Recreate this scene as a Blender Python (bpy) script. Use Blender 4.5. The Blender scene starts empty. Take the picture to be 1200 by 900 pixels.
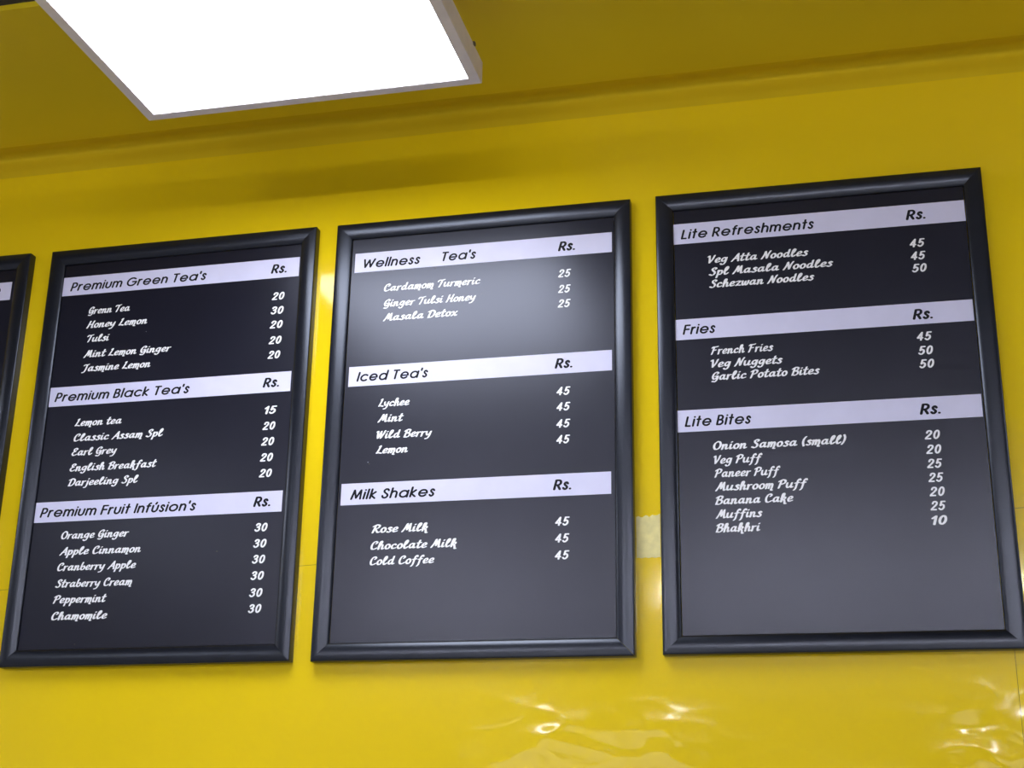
import bpy, bmesh, math, random
from mathutils import Vector, Matrix, noise

random.seed(4)
SC = bpy.context.scene
COL = SC.collection
PI = math.pi

# ------------------------------------------------------------------ camera
# world: wall in the plane y = 0, x to the right along it, z up, room at y < 0
F_PX, PITCH, YAW, ROLL = 1669.103, 0.3330295, 0.2415600, 0.0172211
CAM = Vector((1.0039071, -2.5332534, -0.3741733))


def make_camera():
    cy, sy, cp, sp = math.cos(YAW), math.sin(YAW), math.cos(PITCH), math.sin(PITCH)
    fwd = Vector((-sy * cp, cy * cp, sp))
    right = Vector((cy, sy, 0.0))
    up = right.cross(fwd)
    c, s = math.cos(ROLL), math.sin(ROLL)
    r2, u2 = right * c + up * s, -right * s + up * c
    m = Matrix((r2, u2, -fwd)).transposed().to_4x4()
    m.translation = CAM
    cam = bpy.data.cameras.new('camera')
    cam.sensor_width = 36.0
    cam.lens = F_PX / 1200.0 * 36.0
    cam.clip_start = 0.05
    o = bpy.data.objects.new('camera', cam)
    COL.objects.link(o)
    o.matrix_world = m
    SC.camera = o


make_camera()
SC.view_settings.view_transform = 'Standard'
SC.view_settings.look = 'None'
SC.view_settings.gamma = 1.0
SC.view_settings.exposure = 0.0
SC.view_settings.use_curve_mapping = False
world = bpy.data.worlds.new('world')
SC.world = world
world.use_nodes = True
world.node_tree.nodes['Background'].inputs[0].default_value = (0.8, 0.85, 1.0, 1)
world.node_tree.nodes['Background'].inputs[1].default_value = 0.3
# strengths of the lamps and added fill panels (each is emitted by the lamp's own diffuser or tube)
PANEL_LIGHT = 13.0
SIDE_FILL_LIGHT = 16.0  # unseen side panels, added to raise the ambient light
REAR_FILL_LIGHT = 8.0  # unseen rear panel, added to lighten the lower wall and left board
TUBE_LIGHT = 122.0
WINDOW_LIGHT = 1.7

# ------------------------------------------------------------------ materials
MAT = {}


def mat(name, col, rough=0.5, metal=0.0, spec=0.5, tint=None, emit=None, noise=None, bump=None, coat=0.0, coat_rough=0.05):
    m = bpy.data.materials.new(name)
    m.use_nodes = True
    nt = m.node_tree
    b = nt.nodes['Principled BSDF']
    b.inputs['Base Color'].default_value = (*col, 1)
    b.inputs['Roughness'].default_value = rough
    b.inputs['Metallic'].default_value = metal
    b.inputs['Specular IOR Level'].default_value = spec
    if tint:
        b.inputs['Specular Tint'].default_value = (*tint, 1)
    b.inputs['Coat Weight'].default_value = coat
    b.inputs['Coat Roughness'].default_value = coat_rough
    tc = nt.nodes.new('ShaderNodeTexCoord')
    if noise:
        scale, amt = noise
        n = nt.nodes.new('ShaderNodeTexNoise')
        n.inputs['Scale'].default_value = scale
        n.inputs['Detail'].default_value = 4
        nt.links.new(tc.outputs['Object'], n.inputs['Vector'])
        r = nt.nodes.new('ShaderNodeValToRGB')
        r.color_ramp.elements[0].position = 0.3
        r.color_ramp.elements[1].position = 0.7
        r.color_ramp.elements[0].color = (*[c * (1 - amt) for c in col], 1)
        r.color_ramp.elements[1].color = (*[min(1, c * (1 + amt)) for c in col], 1)
        nt.links.new(n.outputs['Fac'], r.inputs['Fac'])
        nt.links.new(r.outputs['Color'], b.inputs['Base Color'])
    if bump:
        scale, dist = bump
        n = nt.nodes.new('ShaderNodeTexNoise')
        n.inputs['Scale'].default_value = scale
        n.inputs['Detail'].default_value = 3
        nt.links.new(tc.outputs['Object'], n.inputs['Vector'])
        bp = nt.nodes.new('ShaderNodeBump')
        bp.inputs['Strength'].default_value = 1.0
        bp.inputs['Distance'].default_value = dist
        nt.links.new(n.outputs['Fac'], bp.inputs['Height'])
        nt.links.new(bp.outputs['Normal'], b.inputs['Normal'])
    if emit:
        b.inputs['Emission Color'].default_value = (*emit[0], 1)
        b.inputs['Emission Strength'].default_value = emit[1]
    MAT[name] = m
    return m


YEL = (0.82, 0.585, 0.007)
mat('yellow_gloss', YEL, rough=0.085, spec=0.5, noise=(1.3, 0.05))
mat('ceiling_yellow', (0.72, 0.53, 0.010), rough=0.42, spec=0.5, noise=(2.0, 0.05))
mat('corner_shade_yellow', (0.66, 0.47, 0.010), rough=0.75, spec=0.15)  # dull darker yellow, puts the corner's shade into the colour
mat('joint_dark', (0.22, 0.13, 0.01), rough=0.8)
mat('board_black', (0.007, 0.007, 0.015), rough=0.28, spec=0.55, tint=(0.80, 0.82, 1.0), noise=(9, 0.12), bump=(700, 0.00002))
mat('frame_black', (0.006, 0.007, 0.012), rough=0.27, spec=0.62, tint=(0.75, 0.80, 1.0), noise=(30, 0.12), bump=(900, 0.00002))
mat('lavender_strip', (0.64, 0.63, 0.88), rough=0.45, noise=(20, 0.03))
mat('white_print', (0.88, 0.88, 0.95), rough=0.5)
mat('black_print', (0.006, 0.006, 0.012), rough=0.6, spec=0.15)
mat('lamp_body', (0.80, 0.74, 0.82), rough=0.45, noise=(25, 0.06))
mat('lamp_clip', (0.10, 0.08, 0.07), rough=0.5)
mat('lamp_glow', (0.9, 0.9, 0.9), rough=0.6, emit=((0.90, 0.95, 1.0), PANEL_LIGHT))
mat('rear_fill', (0.9, 0.9, 0.9), rough=0.6, emit=((0.90, 0.95, 1.0), REAR_FILL_LIGHT))
mat('side_fill', (0.9, 0.9, 0.9), rough=0.6, emit=((0.90, 0.95, 1.0), SIDE_FILL_LIGHT))
mat('tube_glow', (0.9, 0.9, 0.9), rough=0.4, emit=((0.97, 0.98, 1.0), TUBE_LIGHT))
mat('window_glow', (0.5, 0.5, 0.5), rough=0.3, emit=((0.95, 0.97, 1.0), WINDOW_LIGHT))
mat('window_metal', (0.55, 0.56, 0.58), rough=0.4)
mat('ceiling_dark', (0.020, 0.020, 0.040), rough=0.6, noise=(4, 0.1))
mat('plaster', (0.50, 0.50, 0.52), rough=0.8, noise=(3, 0.04), bump=(60, 0.0005))
mat('floor_tile', (0.42, 0.42, 0.44), rough=0.35, noise=(2.5, 0.08))
mat('tape', (0.78, 0.68, 0.30), rough=0.5, noise=(60, 0.10), bump=(120, 0.0006))
mat('speck', (0.05, 0.04, 0.035), rough=0.6)
mat('chip_pale', (0.30, 0.30, 0.36), rough=0.5)


# ------------------------------------------------------------------ helpers
def link(name, me, material, parent=None, smooth=False, angle=None):
    me.materials.append(MAT[material])
    if smooth:
        for p in me.polygons:
            p.use_smooth = True
        if angle:
            me.set_sharp_from_angle(angle=math.radians(angle))
    o = bpy.data.objects.new(name, me)
    COL.objects.link(o)
    if parent:
        o.parent = parent
    return o


def from_py(name, verts, faces, material, parent=None, smooth=False, angle=None):
    me = bpy.data.meshes.new(name)
    me.from_pydata(verts, [], faces)
    me.update()
    return link(name, me, material, parent, smooth, angle)


def box_geo(x0, x1, y0, y1, z0, z1, V=None, Fc=None):
    V = [] if V is None else V
    Fc = [] if Fc is None else Fc
    b = len(V)
    V += [(x0, y0, z0), (x1, y0, z0), (x1, y1, z0), (x0, y1, z0), (x0, y0, z1), (x1, y0, z1), (x1, y1, z1), (x0, y1, z1)]
    Fc += [tuple(b + i for i in f) for f in ((0, 3, 2, 1), (4, 5, 6, 7), (0, 1, 5, 4), (1, 2, 6, 5), (2, 3, 7, 6), (3, 0, 4, 7))]
    return V, Fc


def box(name, x0, x1, y0, y1, z0, z1, material, parent=None, bevel=0.0):
    V, Fc = box_geo(x0, x1, y0, y1, z0, z1)
    if not bevel:
        return from_py(name, V, Fc, material, parent)
    me = bpy.data.meshes.new(name)
    me.from_pydata(V, [], Fc)
    bm = bmesh.new()
    bm.from_mesh(me)
    bmesh.ops.bevel(bm, geom=bm.edges[:], offset=bevel, segments=2, affect='EDGES', profile=0.5)
    bm.to_mesh(me)
    bm.free()
    return link(name, me, material, parent, True, 40)


def empty(name, loc, label=None, cat=None, group=None, roll=0.0):
    o = bpy.data.objects.new(name, None)
    COL.objects.link(o)
    o.location = loc
    o.rotation_euler = (0, -roll, 0)
    if label:
        o['label'] = label
    if cat:
        o['category'] = cat
    if group:
        o['group'] = group
    return o


def struct(o):
    o['kind'] = 'structure'
    return o


# ------------------------------------------------------------------ setting
WALL_Y = 0.0165          # face of the glossy yellow cladding
CEIL = 1.155
COVE = 0.05
X0, X1, YB, FLOOR = -3.0, 3.7, -4.3, -1.85


def gauss(x, z, cx, cz, sx, sz, ang=0.0):
    c, s = math.cos(ang), math.sin(ang)
    dx, dz = x - cx, z - cz
    u, v = dx * c + dz * s, -dx * s + dz * c
    return math.exp(-(u * u) / (2 * sx * sx) - (v * v) / (2 * sz * sz))


def buckle(x, z):
    """how far the thin cladding stands off the wall (towards the room)"""
    d = 0.0004 * math.sin(2.1 * x + 0.8) * math.sin(1.9 * z + 0.3)
    if z < 0.02:
        e = gauss(x, z, 0.54, -0.16, 0.14, 0.055) + gauss(x, z, 1.25, -0.16, 0.11, 0.06) + 0.7 * gauss(x, z, 0.92, -0.24, 0.08, 0.04)
        w = noise.noise(Vector((x * 9, z * 16, 1.7))) + 0.28 * noise.noise(Vector((x * 18, z * 32, 5.1)))
        q = 1 - abs(noise.noise(Vector((x * 11 + 3, z * 24, 9.3)))) * 2.2
        d += e * (0.0030 * w + 0.0026 + 0.0012 * max(0, q) ** 2)
    return d


def seam_z(x):
    return 0.190 + 0.044 * x


def span(segs):
    """[(x0, x1, n), ...] -> rising list without repeats"""
    out = [segs[0][0]]
    for a, b, n in segs:
        out += [a + (b - a) * k / n for k in range(1, n + 1)]
    return out


def make_walls():
    wb = struct(from_py('wall_back', *box_geo(X0, X1, WALL_Y + 0.014, WALL_Y + 0.15, FLOOR, CEIL + 0.1), 'joint_dark'))
    g = 0.0004

    def sheet(xs, rows, material='yellow_gloss', name='cladding_sheet'):
        """rows: functions x -> (y, z)"""
        V = [(x, *f(x)) for f in rows for x in xs]
        n = len(xs)
        Fc = [(r * n + c, r * n + c + 1, (r + 1) * n + c + 1, (r + 1) * n + c) for r in range(len(rows) - 1) for c in range(n - 1)]
        return from_py(name, V, Fc, material, wb, True)

    low = []
    for t in span([(FLOOR, -0.5, 12), (-0.5, 0.02, 104), (0.02, 1.0, 14)]):
        def f(x, t=t):
            top = seam_z(max(-1.2, min(x, 2.0))) - g
            z = t if t <= 0.02 else 0.02 + (top - 0.02) * (t - 0.02) / 0.98
            return WALL_Y - buckle(x, z), z
        low.append(f)
    sheet(span([(X0, -1.2, 6), (-1.2, 0.1, 30), (0.1, 1.2575 - g, 230)]), low)
    sheet(span([(1.2575 + g, 1.6, 68), (1.6, 2.0, 10), (2.0, X1, 6)]), low)
    up = []
    for k in range(41):
        def f(x, t=k / 40):
            bot = seam_z(max(-1.2, min(x, 2.0))) + g
            z = bot + (CEIL - COVE - bot) * t
            return WALL_Y - buckle(x, z) * (1 - t), z
        up.append(f)
    xs = span([(X0, -1.2, 6), (-1.2, 2.0, 110), (2.0, X1, 6)])
    sheet(xs, up)
    # the corner: groove and darker yellow put in to make the soft shade there
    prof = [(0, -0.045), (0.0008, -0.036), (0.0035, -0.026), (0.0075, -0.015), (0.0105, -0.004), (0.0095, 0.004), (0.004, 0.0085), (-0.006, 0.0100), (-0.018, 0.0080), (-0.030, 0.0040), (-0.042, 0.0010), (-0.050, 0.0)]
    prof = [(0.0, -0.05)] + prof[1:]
    sheet(xs, [lambda x, p=p: (WALL_Y + p[0], CEIL + p[1]) for p in prof], 'corner_shade_yellow', 'corner_shade_strip')

    ce = struct(from_py('ceiling', *box_geo(X0, X1, YB - 0.1, WALL_Y + 0.15, CEIL + 0.012, CEIL + 0.1), 'ceiling_dark'))
    # yellow sheet along the wall; a dark ceiling takes over 0.52 m out
    V, Fc = [], []
    n = 120
    ys = [WALL_Y - COVE, -0.15, -0.25, -0.35, -0.45, -0.517]
    for j, y in enumerate(ys):
        for k in range(n + 1):
            V.append((X0 + (X1 - X0) * k / n, y, CEIL))
    for j in range(len(ys) - 1):
        for k in range(n):
            a = j * (n + 1) + k
            Fc.append((a, a + 1, a + n + 2, a + n + 1))
    b = len(V)
    V += [(X0, -0.517, CEIL + 0.012), (X1, -0.517, CEIL + 0.012)]
    Fc.append((b - n - 1, b - 1, b + 1, b))
    from_py('soffit_sheet', V, Fc, 'ceiling_yellow', ce)

    struct(from_py('floor', *box_geo(X0, X1, YB, WALL_Y + 0.014, FLOOR - 0.1, FLOOR), 'floor_tile'))
    struct(from_py('wall_left', *box_geo(X0 - 0.1, X0, YB, WALL_Y + 0.15, FLOOR, CEIL + 0.012), 'plaster'))
    struct(from_py('wall_right', *box_geo(X1, X1 + 0.1, YB, WALL_Y + 0.15, FLOOR, CEIL + 0.012), 'plaster'))
    struct(from_py('wall_front', *box_geo(X0 - 0.1, X1 + 0.1, YB - 0.1, YB, FLOOR, CEIL + 0.012), 'plaster'))


make_walls()


def window(name, x0, x1, z0, z1):
    cx = (x0 + x1) / 2
    w = (x1 - x0) / 2
    t = 0.045
    V, Fc = box_geo(x0, x0 + t, YB, YB + 0.05, z0, z1)
    box_geo(x1 - t, x1, YB, YB + 0.05, z0, z1, V, Fc)
    box_geo(x0 + t, x1 - t, YB, YB + 0.05, z1 - t, z1, V, Fc)
    box_geo(x0 + t, x1 - t, YB, YB + 0.05, z0, z0 + t, V, Fc)
    box_geo(cx - t / 2, cx + t / 2, YB, YB + 0.045, z0 + t, z1 - t, V, Fc)
    o = struct(from_py(name, V, Fc, 'window_metal'))
    for a, b in ((x0 + t, cx - t / 2), (cx + t / 2, x1 - t)):
        from_py('pane', *box_geo(a, b, YB + 0.015, YB + 0.022, z0 + t, z1 - t), 'window_glow', o)


window('window_1', -0.90, 0.28, -1.60, 0.27)
window('window_2', 1.28, 2.46, -1.60, 0.27)


# ------------------------------------------------------------------ lamps
def panel_light(x0, x1, yf, z, label, glow, top=0.045):
    """square surface light: yf = edge nearest the wall, z = underside"""
    w = x1 - x0
    yb = yf - w
    cx, cy = (x0 + x1) / 2, (yf + yb) / 2
    r = empty('ceiling_light', (cx, cy, z), label, 'light')
    h = w / 2
    lip, rec = 0.0205, 0.003
    # housing: flat pan with a lip around a shallow recess
    V, Fc = [], []

    def ring(a, zz):
        b = len(V)
        V.extend([(-a, -a, zz), (a, -a, zz), (a, a, zz), (-a, a, zz)])
        return b
    rs = [ring(h - 0.0015, top), ring(h, top - 0.0015), ring(h, 0.001), ring(h - 0.001, 0.0), ring(h - lip + 0.001, 0.0), ring(h - lip, 0.001), ring(h - lip, rec + 0.001)]
    Fc.append(tuple(rs[0] + k for k in range(4)))
    for a, b in zip(rs[:-1], rs[1:]):
        for k in range(4):
            k2 = (k + 1) % 4
            Fc.append((a + k, b + k, b + k2, a + k2))
    from_py('housing', V, Fc, 'lamp_body', r)
    from_py('diffuser', *box_geo(-h + lip + 0.0003, h - lip - 0.0003, -h + lip + 0.0003, h - lip - 0.0003, rec, rec + 0.004), glow, r)
    # fixing box that carries the pan from the ceiling
    box('mounting_box', -0.09, 0.09, -0.09, 0.09, top, CEIL + 0.012 - z, 'lamp_body', r, 0.002)
    # spring clips along the top edge
    for sx in (-1, 1):
        for yy in (h - 0.062, -h + 0.062):
            V, Fc = box_geo(min(sx * (h - 0.02), sx * (h + 0.003)), max(sx * (h - 0.02), sx * (h + 0.003)), yy - 0.004, yy + 0.004, top, top + 0.002)
            box_geo(min(sx * h, sx * (h + 0.003)), max(sx * h, sx * (h + 0.003)), yy - 0.004, yy + 0.004, top - 0.004, top, V, Fc)
            from_py('clip', V, Fc, 'lamp_clip', r)
    return r


panel_light(-0.2555, 0.4025, -0.358, 0.980, 'square white LED panel light in a grey frame above the menu boards', 'lamp_glow')
panel_light(2.75, 3.40, -0.90, 0.980, 'unseen square fill panel added near the right wall', 'side_fill')  # added fill, placed where the wall does not mirror it
panel_light(-2.75, -2.10, -0.90, 0.980, 'unseen square fill panel added near the left wall', 'side_fill')  # its twin on the left, also added as fill
panel_light(-2.05, -1.40, -2.30, 0.980, 'unseen square fill panel added behind the camera, facing the left menu boards', 'rear_fill')  # added fill, its blurred reflection lifts the left board


def tube_lamp(x0, x1, z, label):
    y = YB
    cx = (x0 + x1) / 2
    L = (x1 - x0) / 2
    r = empty('tube_light', (cx, y, z), label, 'light', None)
    box('batten', -L, L, 0.0, 0.035, -0.022, 0.022, 'lamp_body', r, 0.003)
    n = 16
    V, Fc = [], []
    for xx in (-L + 0.03, L - 0.03):
        for k in range(n):
            a = 2 * PI * k / n
            V.append((xx, 0.055 + 0.013 * math.cos(a), 0.013 * math.sin(a)))
    for k in range(n):
        Fc.append((k, (k + 1) % n, n + (k + 1) % n, n + k))
    from_py('tube', V, Fc, 'tube_glow', r, True)
    for s in (-1, 1):
        box('end_cap', min(s * (L - 0.03), s * L), max(s * (L - 0.03), s * L), 0.035, 0.074, -0.018, 0.018, 'lamp_body', r, 0.003)


tube_lamp(0.06, 1.26, 0.930, 'white tube light on the opposite wall, nearest its middle')
tube_lamp(1.42, 2.62, 0.930, 'white tube light at the right of the opposite wall')
tube_lamp(-1.55, -0.35, 0.930, 'white tube light at the left of the opposite wall')

# ------------------------------------------------------------------ stroke lettering


def arc(cx, cy, rx, ry, a0, a1, n=None):
    n = n or max(3, int(abs(a1 - a0) / 18))
    return [(cx + rx * math.cos(math.radians(a0 + (a1 - a0) * k / n)), cy + ry * math.sin(math.radians(a0 + (a1 - a0) * k / n))) for k in range(n + 1)]


def spline(p, step=9.0):
    """Catmull-Rom through the points"""
    if len(p) < 3:
        return list(p)
    q = [(2 * p[0][0] - p[1][0], 2 * p[0][1] - p[1][1])] + list(p) + [(2 * p[-1][0] - p[-2][0], 2 * p[-1][1] - p[-2][1])]
    out = [p[0]]
    for i in range(1, len(q) - 2):
        a, b, c, d = q[i - 1:i + 3]
        n = max(2, int(math.hypot(c[0] - b[0], c[1] - b[1]) / step))
        for k in range(1, n + 1):
            t = k / n
            out.append(tuple(0.5 * (2 * b[j] + (c[j] - a[j]) * t + (2 * a[j] - 5 * b[j] + 4 * c[j] - d[j]) * t * t + (3 * b[j] - a[j] - 3 * c[j] + d[j]) * t ** 3) for j in (0, 1)))
    return out


def circ(cx=0.33, r=0.31, a0=0, a1=360):
    return arc(cx, 0.37, r, 0.315, a0, a1)


# geometric sans for the strip headings: cap height 1, centre lines, (width, strokes)
T_ = 0.94
GEO = {
    'P': (0.42, [[(0, .06), (0, T_), (.2, T_)] + arc(.2, .69, .22, .25, 90, -90) + [(0, .44)]]),
    'R': (0.46, [[(0, .06), (0, T_), (.2, T_)] + arc(.2, .70, .22, .24, 90, -90) + [(0, .46)], [(.2, .46), (.46, .06)]]),
    'B': (0.44, [[(0, .06), (0, T_), (.18, T_)] + arc(.18, .73, .2, .21, 90, -90) + [(0, .52)], [(.18, .52)] + arc(.2, .29, .24, .23, 90, -90) + [(0, .06)]]),
    'G': (0.82, [arc(.42, .5, .42, .44, 48, 360) + [(.5, .5)]]),
    'T': (0.46, [[(0, T_), (.46, T_)], [(.23, T_), (.23, .06)]]),
    'F': (0.38, [[(0, .06), (0, T_), (.38, T_)], [(0, .53), (.36, .53)]]),
    'I': (0.0, [[(0, .06), (0, T_)]]),
    'L': (0.34, [[(0, T_), (0, .06), (.34, .06)]]),
    'M': (0.74, [[(0, .06), (.1, T_), (.37, .16), (.64, T_), (.74, .06)]]),
    'W': (0.96, [[(0, T_), (.24, .08), (.48, .86), (.72, .08), (.96, T_)]]),
    'S': (0.42, [spline([(.40, .78), (.32, .91), (.16, .92), (.05, .78), (.10, .62), (.30, .45), (.41, .30), (.36, .12), (.20, .05), (.04, .13), (0, .26)], .12)]),
    'a': (0.64, [circ(.32, .31), [(.64, .69), (.64, .06)]]),
    'c': (0.56, [circ(.33, .32, 48, 312)]),
    'd': (0.64, [circ(.32, .31), [(.64, .98), (.64, .06)]]),
    'e': (0.64, [[(.02, .36), (.64, .36)] + arc(.33, .37, .31, .315, 0, 322)]),
    'f': (0.26, [[(.10, .06), (.10, .80)] + arc(.24, .80, .14, .16, 180, 85), [(0, .68), (.26, .68)]]),
    'h': (0.44, [[(0, .06), (0, .98)], [(0, .40)] + arc(.22, .42, .22, .26, 180, 0) + [(.44, .06)]]),
    'i': (0.0, [[(0, .06), (0, .69)], [(0, .93), (0.005, .93)]]),
    'k': (0.38, [[(0, .06), (0, .98)], [(.34, .69), (.02, .38), (.38, .06)]]),
    'l': (0.0, [[(0, .06), (0, .98)]]),
    'm': (0.78, [[(0, .06), (0, .69)], [(0, .42)] + arc(.195, .46, .195, .23, 180, 0) + [(.39, .06)], [(.39, .42)] + arc(.585, .46, .195, .23, 180, 0) + [(.78, .06)]]),
    'n': (0.44, [[(0, .06), (0, .69)], [(0, .42)] + arc(.22, .43, .22, .26, 180, 0) + [(.44, .06)]]),
    'o': (0.64, [circ(.32, .32)]),
    'r': (0.24, [[(0, .06), (0, .69)], [(0, .42), (.05, .60), (.14, .69), (.24, .68)]]),
    's': (0.30, [spline([(.28, .58), (.20, .69), (.09, .69), (.03, .58), (.08, .46), (.22, .33), (.29, .20), (.22, .07), (.10, .05), (0, .16)], .1)]),
    't': (0.26, [[(.13, .06), (.13, .96)], [(0, .68), (.26, .68)]]),
    'u': (0.44, [[(0, .69), (0, .30)] + arc(.22, .30, .22, .245, 180, 360) + [(.44, .69)]]),
    'ú': (0.44, [[(0, .69), (0, .30)] + arc(.22, .30, .22, .245, 180, 360) + [(.44, .69)], [(.18, .86), (.24, 1.0)]]),
    "'": (0.0, [[(0, .98), (-.01, .78)]]),
    '.': (0.0, [[(0, .07), (.005, .07)]]),
}
# heavy slanted numerals
NUM = {
    '0': (0.40, [arc(.2, .5, .19, .41, 90, 450, 20)]),
    '1': (0.24, [[(.22, .08), (.22, .90), (.02, .68)]]),
    '2': (0.40, [spline([(.02, .70), (.07, .87), (.22, .91), (.37, .82), (.36, .62), (.20, .40), (.04, .20), (.0, .09)], .12), [(.0, .09), (.39, .09)]]),
    '3': (0.40, [spline([(.03, .76), (.10, .89), (.24, .91), (.36, .80), (.32, .60), (.16, .53)], .12), spline([(.16, .53), (.34, .47), (.39, .27), (.28, .11), (.13, .09), (.01, .22)], .12)]),
    '4': (0.44, [[(.31, .08), (.31, .90), (.0, .31), (.44, .31)]]),
    '5': (0.40, [[(.38, .90), (.10, .90), (.06, .50)], spline([(.06, .50), (.20, .59), (.35, .50), (.38, .28), (.26, .11), (.12, .09), (.0, .20)], .12)]),
}
# brush script; units of 1/100 cap height
SCR = {
    'a': 'w60;46,50 30,60 12,46 6,22 16,4 32,12 44,34 48,58;48,58 44,22 50,4 62,10',
    'b': 'w46;16,98 8,56 6,18 20,2 40,12 46,36 34,52 16,40',
    'c': 'w44;42,48 32,60 12,48 5,24 16,4 44,12',
    'd': 'w60;46,50 30,60 12,46 6,22 16,4 32,12 44,34;52,98 47,56 44,22 50,4 62,10',
    'e': 'w44;8,28 32,32 43,48 30,61 12,48 5,24 16,3 44,12',
    'f': 'w44;52,86 44,100 30,88 22,40 14,-14 2,-30;6,52 42,57',
    'g': 'w54;46,50 30,60 12,48 6,26 16,10 32,16 44,36 50,58;50,58 44,6 32,-26 12,-32 0,-20',
    'h': 'w52;2,40 24,66 28,94 16,98 9,66 6,0;8,28 24,56 40,50 38,14 44,2 54,10',
    'i': 'w22;10,58 6,20 12,2 24,10;15,84 17,86',
    'j': 'w22;16,58 12,4 2,-28 -14,-30;20,84 22,86',
    'k': 'w50;2,40 24,66 28,94 16,98 9,66 6,0;8,26 28,56 42,48 34,30 14,26;18,28 36,12 40,-20 52,-22',
    'l': 'w38;2,30 24,56 34,88 24,100 13,82 7,36 12,6 24,2 40,18',
    'm': 'w66;6,58 8,32 4,0;8,28 22,58 33,50 30,2;32,28 48,58 60,48 58,10 52,-16 64,-20',
    'n': 'w54;6,58 8,32 4,0;8,28 26,58 40,50 36,14 43,2 55,10',
    'o': 'w46;28,60 10,48 5,22 18,2 38,10 46,36 38,56 24,60',
    'p': 'w48;10,60 9,20 2,-36;8,24 24,58 44,50 44,20 28,3 10,10',
    'r': 'w36;6,58 8,32 4,0;8,30 20,54 38,56',
    's': 'w38;40,52 26,62 14,50 30,30 36,14 20,0 2,8',
    't': 'w34;24,94 16,50 11,14 20,1 36,12;2,62 38,66',
    'u': 'w58;6,58 4,20 14,3 32,12 44,36 48,58;48,58 42,18 48,3 60,10',
    'w': 'w62;4,58 6,14 16,3 28,20 34,52;34,52 34,12 44,3 58,20 62,58',
    'x': 'w50;2,54 14,58 28,28 40,4 52,8;50,58 28,30 2,2',
    'y': 'w50;4,58 6,26 18,12 36,26 48,58;48,58 38,0 22,-30 2,-34',
    'z': 'w46;6,54 26,60 44,56;44,56 6,4;6,4 26,8 48,4',
    'A': 'w64;0,0 32,54 54,98;54,98 56,50 62,0;18,34 62,38',
    'B': 'w60;22,92 15,50 6,2;2,78 30,99 58,90 50,62 22,53;22,53 56,46 56,16 32,0 6,4',
    'C': 'w58;44,70 56,84 42,99 20,88 6,48 12,10 32,2 60,18',
    'D': 'w66;24,92 16,50 8,2;0,80 36,98 66,76 60,28 34,3 6,5',
    'E': 'w56;44,76 54,86 38,99 18,88 20,64 38,55;38,55 12,46 5,20 24,1 58,16',
    'F': 'w62;26,92 17,40 6,0;4,82 14,94 42,93 66,99;16,52 48,54',
    'G': 'w60;48,74 58,86 40,99 16,80 6,40 20,10 42,22 54,48;30,46 56,48 52,4 34,-22 8,-16',
    'H': 'w66;24,97 14,40 2,0;68,98 56,50 54,3 66,6;14,48 58,52',
    'J': 'w54;10,84 20,95 42,93 62,99;46,94 38,30 24,-10 4,-14',
    'L': 'w52;22,88 34,98 22,50 6,6;6,6 28,10 54,2',
    'M': 'w82;0,0 22,50 36,98;36,98 42,22;42,22 66,98;66,98 68,30 72,3 84,8',
    'N': 'w70;0,0 20,50 30,96;30,96 48,6;48,6 60,60 76,100',
    'O': 'w64;36,97 12,78 6,34 22,3 50,12 64,52 54,90 32,98',
    'P': 'w58;22,92 14,50 4,0;0,78 32,99 60,86 52,56 20,44',
    'R': 'w64;22,92 14,50 4,0;0,78 32,99 60,86 50,58 20,48;24,48 40,18 54,2 68,8',
    'S': 'w54;48,78 56,88 40,99 20,86 26,62 46,42 44,14 24,0 2,12',
    'T': 'w56;0,78 10,95 36,92 66,99;42,94 32,40 20,0',
    'V': 'w60;0,84 12,94 18,50 22,3;22,3 48,50 62,98',
    'W': 'w84;0,84 10,94 14,40 20,3;20,3 46,92;46,92 50,3;50,3 76,60 86,98',
    '(': 'w22;26,104 10,76 6,34 16,-8',
    ')': 'w22;12,104 22,72 18,28 2,-10',
}


def script_glyph(ch):
    parts = SCR[ch].split(';')
    w = float(parts[0][1:]) / 100
    st = []
    for s in parts[1:]:
        p = [tuple(float(v) / 100 for v in q.split(',')) for q in s.split()]
        st.append(spline(p, 0.13))
    return w, st


STYLE = {
    'heading': dict(shear=0.22, nib=(0.090, 0.090, 0), gap=0.27, space=0.34, cap=0.0196, xs=1.0),
    'rupees': dict(shear=0.22, nib=(0.108, 0.100, 0), gap=0.27, space=0.34, cap=0.0196, xs=1.0),
    'number': dict(shear=0.20, nib=(0.095, 0.080, 0), gap=0.27, space=0.3, cap=0.0176, xs=1.0),
    'script': dict(shear=0.16, nib=(0.113, 0.060, 22), gap=0.15, space=0.38, cap=0.0155, xs=1.0),
}


def hull(pts):
    pts = sorted(set(pts))
    def half(ps):
        h = []
        for p in ps:
            while len(h) > 1 and (h[-1][0] - h[-2][0]) * (p[1] - h[-2][1]) - (h[-1][1] - h[-2][1]) * (p[0] - h[-2][0]) <= 1e-12:
                h.pop()
            h.append(p)
        return h[:-1]
    return half(pts) + half(pts[::-1])


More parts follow.
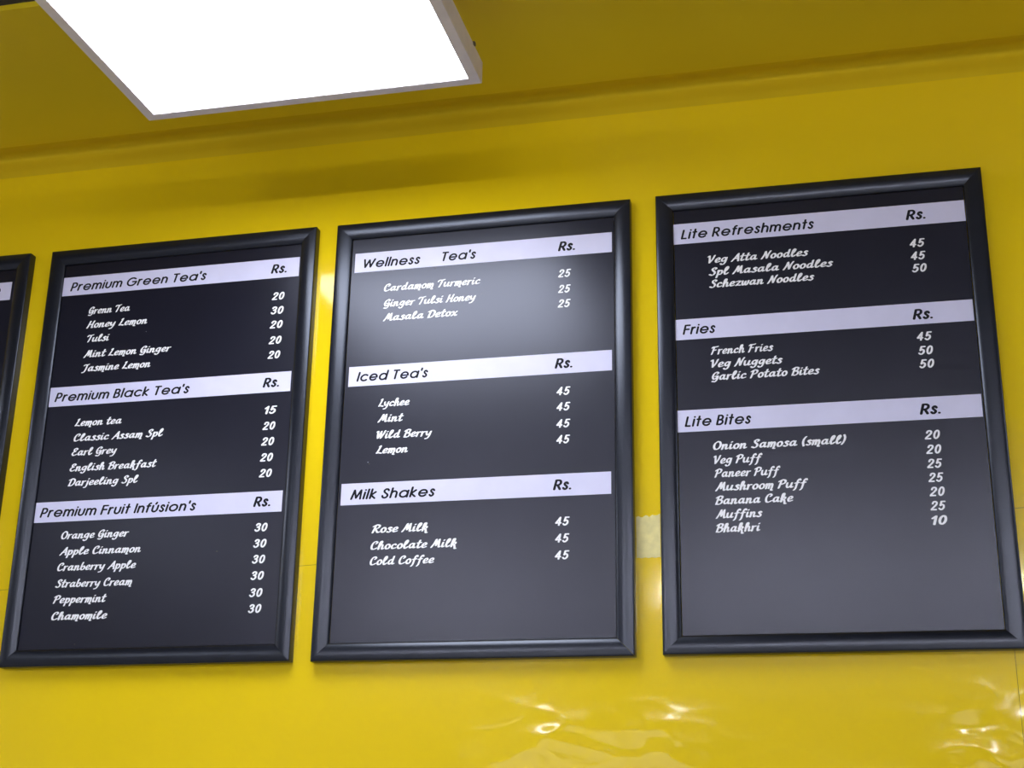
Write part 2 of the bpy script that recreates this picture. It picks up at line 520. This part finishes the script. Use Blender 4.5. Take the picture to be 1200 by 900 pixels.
def lettering(name, text, style, u0, u1, v, y, material, parent, label):
    """flat printed line; ink runs from u0 to u1, baseline at v (board coordinates in metres)"""
    S = STYLE[style]
    na, nb, nr = S['nib']
    nr = math.radians(nr)
    nib = []
    for k in range(8):
        a = 2 * PI * (k + 0.5) / 8
        px, py = na * math.cos(a), nb * math.sin(a)
        nib.append((px * math.cos(nr) - py * math.sin(nr), px * math.sin(nr) + py * math.cos(nr)))
    pen = 0.0
    polys = []
    for ch in text:
        if ch == ' ':
            pen += S['space']
            continue
        if style == 'script':
            w, st = script_glyph(ch)
        elif style == 'number':
            w, st = NUM[ch]
        else:
            w, st = GEO[ch]
        for s in st:
            for (ax, ay), (bx, by) in zip(s[:-1], s[1:]):
                pts = [(round(ax + pen + n[0] + S['shear'] * ay, 5), round(ay + n[1], 5)) for n in nib] + [(round(bx + pen + n[0] + S['shear'] * by, 5), round(by + n[1], 5)) for n in nib]
                polys.append(hull(pts))
        pen += w * S['xs'] + S['gap']
    lo = min(p[0] for q in polys for p in q)
    hi = max(p[0] for q in polys for p in q)
    k = (u1 - u0) / (hi - lo)
    V, Fc = [], []
    for i, q in enumerate(polys):
        b = len(V)
        yy = y - 0.0000035 * (i % 40)
        for px, py in q:
            V.append((u0 + (px - lo) * k, yy, v + py * S['cap']))
        Fc.append(tuple(range(b, b + len(q))))
    o = from_py(name, V, Fc, material, parent)
    o['label'] = label
    return o


# ------------------------------------------------------------------ menu boards
W, H = 0.6143, 0.900
PANEL = 0.003            # front face of the printed panel behind the frame's outer edge
PROFILE = [(0.0000, 0.0160), (0.0000, -0.0030), (0.0008, -0.0044), (0.0035, -0.0053), (0.0085, -0.0059), (0.0145, -0.0060), (0.0205, -0.0054), (0.0255, -0.0043),
           (0.0295, -0.0028), (0.0320, -0.0014), (0.0331, -0.0005), (0.0335, 0.0006), (0.0335, 0.0050), (0.0300, 0.0160)]


def smooth_profile():
    dome = spline(PROFILE[1:12], 0.0012)
    return [PROFILE[0]] + dome + PROFILE[12:]


PROFILE = smooth_profile()


def rail_mesh(L, name):
    """mitred moulding; runs along +x, outer edge at z = 0, grows to +z"""
    g = 0.00025
    V, Fc = [], []
    for t, d in PROFILE:
        V.append((t + g, d, t))
        V.append((L - t - g, d, t))
    n = len(PROFILE)
    for k in range(n):
        k2 = (k + 1) % n
        Fc.append((2 * k, 2 * k + 1, 2 * k2 + 1, 2 * k2))
    Fc.append(tuple(2 * k for k in range(n))[::-1])
    Fc.append(tuple(2 * k + 1 for k in range(n)))
    me = bpy.data.meshes.new(name)
    me.from_pydata(V, [], Fc)
    bm = bmesh.new()
    bm.from_mesh(me)
    bmesh.ops.recalc_face_normals(bm, faces=bm.faces)
    bm.to_mesh(me)
    bm.free()
    me.materials.append(MAT['frame_black'])
    for p in me.polygons:
        p.use_smooth = True
    me.set_sharp_from_angle(angle=math.radians(35))
    return me


RAIL_W, RAIL_H = rail_mesh(W, 'rail_short'), rail_mesh(H, 'rail_long')


def board(x, z, roll, label):
    # the Empty sits at the middle of the board's lower edge
    r = empty('menu_board', (x + W / 2, 0, z), label, 'menu board', 'menu boards in a row on the yellow wall', roll)
    for me, loc, rot in ((RAIL_W, (-W / 2, 0, 0), 0), (RAIL_H, (W / 2, 0, 0), -PI / 2), (RAIL_W, (W / 2, 0, H), PI), (RAIL_H, (-W / 2, 0, H), PI / 2)):
        o = bpy.data.objects.new('frame_rail', me)
        COL.objects.link(o)
        o.parent = r
        o.location = loc
        o.rotation_euler = (0, rot, 0)
    box('panel', -W / 2 + 0.0345, W / 2 - 0.0345, PANEL, 0.012, 0.0345, H - 0.0345, 'board_black', r)
    return r


def strip(b, u0, u1, v0, v1, words):
    o = box('heading_strip', u0 - W / 2, u1 - W / 2, PANEL - 0.0004, PANEL, v0, v1, 'lavender_strip', b)
    o['label'] = 'pale lavender heading strip'
    for (t, a, c, v) in words:
        st = 'rupees' if t == 'Rs.' else 'heading'
        lettering('heading_lettering', t, st, a - W / 2, c - W / 2, v, PANEL - 0.0006, 'black_print', o, 'black heading lettering reading ' + t.replace('ú', 'u'))


def items(b, rows):
    for (t, a, c, v) in rows:
        lettering('item_lettering', t, 'script', a - W / 2, c - W / 2, v, PANEL - 0.0002, 'white_print', b, 'white brush lettering reading ' + t)


def prices(b, rows):
    for (t, a, c, v) in rows:
        lettering('price_lettering', t, 'number', a - W / 2, c - W / 2, v, PANEL - 0.0002, 'white_print', b, 'white price reading ' + t)


# --- board of green, black and fruit teas
B1 = board(-0.6564, 0.0014, 0.00295, 'black framed menu board of green, black and fruit teas, left of the wellness board')
strip(B1, 0.0330, 0.5780, 0.7942, 0.8373, [("Premium Green Tea's", .0516, .3698, .8044), ('Rs.', .5158, .5508, .8050)])
strip(B1, 0.0345, 0.5765, 0.5423, 0.5849, [("Premium Black Tea's", .0469, .3547, .5528), ('Rs.', .5162, .5518, .5536)])
strip(B1, 0.0345, 0.5755, 0.2929, 0.3353, [("Premium Fruit Infúsion's", .0461, .3926, .3036), ('Rs.', .5151, .5511, .3050)])
items(B1, [('Grenn Tea', .1009, .1990, .7477), ('Honey Lemon', .1006, .2430, .7154), ('Tulsi', .1056, .1584, .6834),
           ('Mint Lemon Ginger', .1021, .3044, .6485), ('Jasmine Lemon', .1010, .2607, .6168),
           ('Lemon tea', .1006, .2085, .4963), ('Classic Assam Spl', .1023, .3054, .4634), ('Earl Grey', .1013, .2046, .4324),
           ('English Breakfast', .1013, .2973, .3989), ('Darjeeling Spl', .1014, .2596, .3676),
           ('Orange Ginger', .1002, .2514, .2567), ('Apple Cinnamon', .1007, .2813, .2236), ('Cranberry Apple', .1001, .2741, .1915),
           ('Straberry Cream', .0998, .2691, .1578), ('Peppermint', .0992, .2171, .1259), ('Chamomile', .0999, .2228, .0925)])
prices(B1, [('20', .5220, .5496, .7442), ('30', .5217, .5499, .7124), ('20', .5219, .5501, .6810), ('20', .5222, .5499, .6465), ('20', .5222, .5493, .6146),
            ('15', .5242, .5508, .4960), ('20', .5225, .5496, .4625), ('20', .5222, .5496, .4298), ('20', .5222, .5494, .3967), ('20', .5225, .5494, .3641),
            ('30', .5213, .5485, .2541), ('30', .5211, .5488, .2220), ('30', .5210, .5483, .1906), ('30', .5207, .5481, .1584), ('30', .5204, .5476, .1251), ('30', .5204, .5477, .0942)])

# --- board of wellness teas, iced teas and milk shakes
B2 = board(0.0, 0.0005, -0.00114, "black framed menu board headed Wellness Tea's, in the middle under the ceiling light")
strip(B2, 0.0410, 0.5762, 0.7916, 0.8344, [('Wellness', .0605, .1816, .8008), ("Tea's", .2282, .2989, .8020), ('Rs.', .4678, .5022, .8028)])
strip(B2, 0.0416, 0.5750, 0.5442, 0.5859, [("Iced Tea's", .0586, .2075, .5543), ('Rs.', .4630, .4978, .5553)])
strip(B2, 0.0398, 0.5722, 0.3008, 0.3438, [('Milk Shakes', .0591, .2311, .3113), ('Rs.', .4615, .4966, .3128)])
items(B2, [('Cardamom Turmeric', .1065, .3097, .7457), ('Ginger Tulsi Honey', .1069, .3013, .7115), ('Masala Detox', .1075, .2646, .6808),
           ('Lychee', .1067, .1719, .4988), ('Mint', .1069, .1611, .4667), ('Wild Berry', .1060, .2200, .4329), ('Lemon', .1067, .1727, .4022),
           ('Rose Milk', .1062, .2194, .2441), ('Chocolate Milk', .1057, .2772, .2114), ('Cold Coffee', .1057, .2344, .1815)])
prices(B2, [('25', .4682, .4943, .7454), ('25', .4685, .4936, .7121), ('25', .4680, .4937, .6812),
            ('45', .4668, .4940, .4999), ('45', .4670, .4940, .4684), ('45', .4669, .4941, .4346), ('45', .4672, .4937, .4030),
            ('45', .4661, .4936, .2437), ('45', .4662, .4932, .2118), ('45', .4659, .4934, .1799)])

# --- board of snacks
B3 = board(0.6640, 0.0006, -0.00181, 'black framed menu board headed Lite Refreshments, rightmost in the row')
strip(B3, 0.0340, 0.5795, 0.7948, 0.8378, [('Lite Refreshments', .0479, .3028, .8050), ('Rs.', .4723, .5081, .8065)])
strip(B3, 0.0340, 0.5777, 0.5952, 0.6370, [('Fries', .0474, .1097, .6057), ('Rs.', .4704, .5060, .6050)])
strip(B3, 0.0340, 0.5772, 0.4118, 0.4543, [('Lite Bites', .0473, .1701, .4220), ('Rs.', .4696, .5058, .4218)])
items(B3, [('Veg Atta Noodles', .0982, .2899, .7500), ('Spl Masala Noodles', .0996, .3344, .7240), ('Schezwan Noodles', .0998, .2984, .6985),
           ('French Fries', .0991, .2164, .5622), ('Veg Nuggets', .0984, .2324, .5361), ('Garlic Potato Bites', .0986, .2989, .5108),
           ('Onion Samosa (small)', .0983, .3387, .3750), ('Veg Puff', .0985, .1881, .3480), ('Paneer Puff', .0993, .2192, .3224),
           ('Mushroom Puff', .0998, .2674, .2968), ('Banana Cake', .0991, .2400, .2712), ('Muffins', .0993, .1841, .2454), ('Bhakhri', .0986, .1795, .2196)])
prices(B3, [('45', .4754, .5031, .7494), ('45', .4757, .5025, .7235), ('50', .4758, .5027, .6984),
            ('45', .4748, .5018, .5628), ('50', .4752, .5016, .5352), ('50', .4752, .5018, .5093),
            ('20', .4746, .5014, .3744), ('20', .4753, .5016, .3474), ('25', .4749, .5013, .3213), ('25', .4753, .5013, .2957),
            ('20', .4754, .5014, .2699), ('25', .4749, .5014, .2443), ('10', .4750, .5017, .2183)])

# --- board cut off by the left edge of the photograph
B0 = board(-0.7112 - W, 0.0020, 0.0, 'black framed menu board cut off at the left edge of the photo')
strip(B0, 0.0340, W - 0.0412, 0.7955, 0.8376, [('e', 0.5340, 0.5475, .8105)])

# small chips and pimples in the printed panels
def chip(b, u, v, s, dark=True):
    bm = bmesh.new()
    bmesh.ops.create_icosphere(bm, subdivisions=2, radius=s)
    for vv in bm.verts:
        vv.co.x *= 1.0 + 0.4 * math.sin(9 * vv.co.z / s)
        vv.co.y *= 0.35
        vv.co.z *= 0.7
    bmesh.ops.translate(bm, verts=bm.verts, vec=(u - W / 2, PANEL, v))
    me = bpy.data.meshes.new('pimple')
    bm.to_mesh(me)
    bm.free()
    o = link('pimple', me, 'speck' if dark else 'chip_pale', b, True)
    o['label'] = 'tiny dark pimple' if dark else 'tiny pale chip'


for a in ((B1, .2425, .6968, .0011, False), (B1, .4454, .2184, .0019, True), (B1, .1578, .0433, .0014, True),
          (B2, .0918, .3856, .0014, False), (B2, .0942, .3822, .0018, True), (B2, .2142, .7880, .0019, True),
          (B2, .1629, .2416, .0011, True), (B2, .1413, .2295, .0014, True), (B2, .3124, .7229, .0007, True), (B2, .5287, .6767, .0007, True)):
    chip(*a)


# ------------------------------------------------------------------ tape between the boards
def tape():
    y = WALL_Y - 0.0012
    x0, x1 = 0.6165, 0.6610
    zb, zt = 0.181, 0.262
    n = 22
    rnd = random.Random(7)
    front, back = [], []
    V = []
    top = []
    for k in range(n + 1):
        x = x0 + (x1 - x0) * k / n
        top.append((x, zt - 0.004 * (1 - k / n) - abs(rnd.gauss(0, 0.0012)) + 0.0015 * math.sin(k * 0.9)))
    low = [(x0 + (x1 - x0) * k / n, zb + 0.0006 * math.sin(k)) for k in range(n + 1)]
    rows = []
    for j in range(9):
        t = j / 8
        row = []
        for k in range(n + 1):
            x = low[k][0]
            z = low[k][1] + (top[k][1] - low[k][1]) * t
            ridge = 0.0009 * math.exp(-((z - seam_z(x)) / 0.0018) ** 2)
            row.append(len(V))
            V.append((x, y + ridge + 0.00025 * rnd.random(), z))
        rows.append(row)
    m = len(V)
    V += [(x, WALL_Y - 0.0003, z) for x, _, z in V]
    Fc = []
    for j in range(8):
        for k in range(n):
            a, b, c, d = rows[j][k], rows[j][k + 1], rows[j + 1][k + 1], rows[j + 1][k]
            Fc.append((a, b, c, d))
            Fc.append((d + m, c + m, b + m, a + m))
    rim = rows[0] + [r[-1] for r in rows[1:]] + rows[-1][::-1][1:] + [r[0] for r in rows[1:-1]][::-1]
    for a, b in zip(rim, rim[1:] + rim[:1]):
        Fc.append((b, a, a + m, b + m))
    o = from_py('tape_patch', V, Fc, 'tape')
    o['label'] = 'torn patch of cream tape on the yellow wall between the middle and right menu boards'
    o['category'] = 'tape'


tape()
